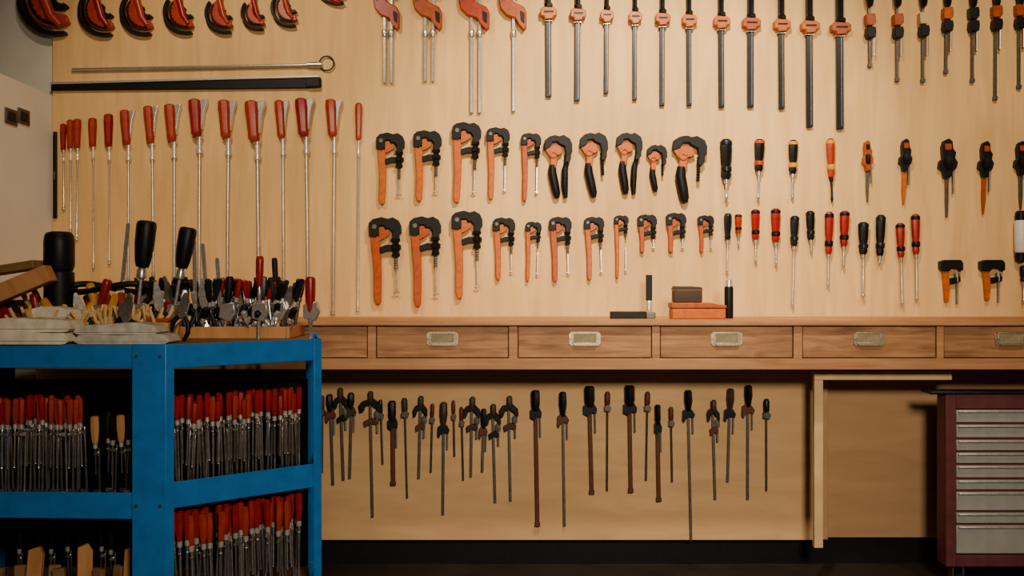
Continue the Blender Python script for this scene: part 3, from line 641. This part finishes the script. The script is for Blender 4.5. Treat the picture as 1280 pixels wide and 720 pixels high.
big_grip(112,352,2.98,-14,'amber gripped clamp leaning in the pile',.013,.07,YEL)
big_grip(135,346,2.96,16,'red gripped clamp leaning in the pile',.013,.08,RED)
q=W(74,0,3.0)
e=thing('tool_case','tall rounded black plastic canister among the boards','canister',(q.x,q.y,zs))
mb=MB(1); mb.lathe([(-.20,.036),(-.195,.042),(-.02,.044),(0,.040)],0,0,28); part(mb,'body',BLACK,e)
mb=MB(1); mb.lathe([(-.315,.024),(-.312,.034),(-.305,.040),(-.285,.043),(-.215,.043),(-.2005,.038)],0,0,28,.03); part(mb,'lid',BLACK,e)
for px,yt in ((146,278),(245,300),(262,304),(278,322)):
    q=W(px,yt,3.1); e=thing('steel_ruler','narrow upright steel rule in the tool pile','ruler',(q.x,q.y,zs),math.radians(R(-6,6)),'steel rules on the cart')
    mb=MB(1); hh=q.z-zs; mb.poly([(-.006,0),(.006,0),(.006,-hh+.006),(.003,-hh),(-.003,-hh),(-.006,-hh+.006)],-.002,.002); part(mb,'blade',STEELM,e)
def pliers(px,d,H,lean,rot,cm):
    q=W(px,400,d); e=thing('pliers','pair of pliers with '+('red' if cm==RED else 'black')+' grips standing jaws up','pliers',(q.x,q.y,zs),0,'pliers on the cart'); e.rotation_euler=(0,math.radians(lean),math.radians(rot))
    mb=MB(1)
    for s_ in (-1,1): mb.poly([(0,-H*.5),(s_*.012,-H*.58),(s_*.013,-H*.75),(s_*.005,-H*.97),(s_*.002,-H),(0,-H)],-.005,.005)
    mb.tube([(0,-.007,-H*.56),(0,.007,-H*.56)],.011,12); part(mb,'jaw',STEELC,e)
    for s_ in (-1,1):
        mb=MB(1); mb.tube([(s_*.006,0,-H*.52),(s_*.02,0,-H*.4),(s_*.024,0,-H*.2),(s_*.016,0,-.004)],[.005,.007,.007,.005],10); part(mb,'grip',cm,e)
for px,d,H,l,r,c in ((108,2.9,.14,-12,20,BLACK),(150,2.86,.14,14,-15,BLACK),(205,2.9,.17,-8,30,BLACK),(222,2.86,.14,10,0,BLACK),(260,3.05,.18,-6,10,BLACK),(285,3.1,.17,8,0,RED),(170,2.84,.12,-22,0,BLACK),(130,3.0,.18,18,20,RED),(195,3.05,.19,-18,10,RED),(245,3.05,.18,15,40,BLACK),(305,3.12,.17,-10,0,BLACK),(350,3.12,.16,12,0,RED),(165,3.1,.19,9,10,BLACK),(222,3.1,.19,-12,0,BLACK)): pliers(px,d,H,l,r,c)
for i,(x,y,z,ln,ry,rz,th,lab) in enumerate(((-1.47,-1.12,zs+.120,.36,-24,8,.024,'reddish brown board propped across the cart'),(-1.52,-.98,zs+.20,.28,-8,-8,.012,'dark brown board stacked on the cart'))):
    e=thing('wooden_board',lab,'board',(x,y,z)); e.rotation_euler=(0,math.radians(ry),math.radians(rz))
    mb=MB(1); mb.box(-ln/2,ln/2,-.035,.035,-th,th); part(mb,'board',(BLOCK,DARKW,TAN)[i],e,bevelm=.003)
e=thing('storage_box','low red box among the boards','box',(-1.50,-.98,zs))
mb=MB(1); mb.box(-.09,.06,-.06,.06,-.10,0); part(mb,'body',RED,e,bevelm=.004)
mb=MB(1); mb.box(-.093,.063,-.063,.063,-.115,-.1005); part(mb,'lid',BLACK,e,bevelm=.003)
def bundle(px0,px1,d,y0,y1,m,lab,ph=0,nl=3,dep=.05):
    a=W(px0,y1,d);b=W(px1,y1,d); L=b.x-a.x; H=(y1-y0)*d/F
    e=thing('cloth_bundle',lab,'cloth',((a.x+b.x)/2,a.y,zs),0,'folded bundles on the cart front')
    mb=MB(1); hh=H/nl
    for k in range(nl):
        l=L*(1-.06*k+.03*math.sin(k*3+ph)); sx=.01*math.sin(k*2.3+ph); n=20
        top=[];bot=[]
        for i in range(n+1):
            t=i/n; x=(t-.5)*l+sx; sag=.003*math.sin(t*6+k+ph)+.006*(math.sin(math.pi*t))*(1 if k==nl-1 else .3)
            base=-hh*k-.0003; edge=min(1,math.sqrt(min(t,1-t)*9)+.25)
            top.append((x,base-hh*edge*.98-(sag*min(1,min(t,1-t)*5)))); bot.append((x,base-(0 if edge>=1 else hh*.35*(1-edge))))
        mb.poly(top+bot[::-1],-dep+.004*k,dep-.006*k)
    part(mb,'cloth',m,e,bevelm=min(.005,hh*.35),bseg=3)
bundle(-10,96,2.76,396,426,PAPER,'folded cream cloth stack on the cart edge',0,2)
bundle(99,214,2.78,403,426,CLOTH,'folded dusty grey cloth stack on the cart edge',2,2)
bundle(30,112,2.885,384,424,PAPER,'folded cream pad stack behind the cloths',4,3,.045)
e=thing('amber_box','small amber plastic box in the tool pile','box',W(200,0,2.86)); e.location.z=zs
mb=MB(1); mb.box(-.03,.03,-.025,.025,-.055,0); part(mb,'body',YEL,e,bevelm=.006)
mb=MB(1); mb.box(-.032,.032,-.027,.027,-.066,-.0555); part(mb,'lid',ORANGED,e,bevelm=.004)
e=thing('rubber_hose','black rubber hose loop lying over the tools','hose',W(135,0,3.0)); e.location.z=zs
mb=MB(1); mb.tube([(.11*math.cos(a*.2),.03*math.sin(a*.2),-.150-.012*math.sin(a*.4)) for a in range(32)],.009,10); mb.tube([(-.11,0,-.150),(-.115,0,0)],.008,10); part(mb,'hose',BLACK,e)

for t in (tR,tO,tO3,tB,tK,tR2,tO2,sK,sR,sS,sY,sO,sB,sC,sD,sh,lb,lb2):
    for c in list(t.children): bpy.data.objects.remove(c)
    bpy.data.objects.remove(t)
bpy.context.view_layer.update()
for e in WALLT:
    my=max((c.matrix_world@Vector(b)).y for c in e.children for b in c.bound_box)
    target=0.0 if e.location.y>-.1 else yP
    e.location.y+=target-my-.0001

# ---------------- lights ----------------
def spot(name,loc,tgt,power,col,ang,blend=1,r=.06):
    l=bpy.data.lights.new(name,'SPOT'); l.energy=power; l.color=col; l.spot_size=math.radians(ang); l.spot_blend=blend; l.shadow_soft_size=r
    o=bpy.data.objects.new(name,l); SC.objects.link(o); o.location=loc
    o.rotation_euler=(Vector(tgt)-Vector(loc)).to_track_quat('-Z','Y').to_euler(); return o
def area(name,loc,tgt,size,power,col,sy=None,spread=None):
    l=bpy.data.lights.new(name,'AREA'); l.energy=power; l.color=col; l.size=size
    if sy: l.shape='RECTANGLE'; l.size_y=sy
    if spread: l.spread=math.radians(spread)
    o=bpy.data.objects.new(name,l); SC.objects.link(o); o.location=loc
    o.rotation_euler=(Vector(tgt)-Vector(loc)).to_track_quat('-Z','Y').to_euler(); return o
WARM=(1,.82,.58)
spot('wall_light',(-1.0,-1.6,2.7),(-.9,0,1.5),95,WARM,85)
spot('wall_light',(.5,-1.6,2.7),(.5,0,1.42),350,WARM,72,1,.05)
spot('wall_light',(1.6,-1.6,2.7),(1.55,0,1.5),95,WARM,78)
area('fill_light',(.6,-4.5,1.85),(.45,-.3,.35),.5,31,(1,.84,.64),.4,90)  # added soft fill behind the camera, lifts the panel under the bench
w=bpy.data.worlds.new('World'); bpy.context.scene.world=w; w.use_nodes=True
w.node_tree.nodes['Background'].inputs['Color'].default_value=(.02,.018,.015,1)

cam=bpy.data.cameras.new('Camera'); cam.lens=36; cam.sensor_width=36
co=bpy.data.objects.new('Camera',cam); SC.objects.link(co); co.location=(0,CY,ZC); co.rotation_euler=(math.pi/2,0,0)
bpy.context.scene.camera=co
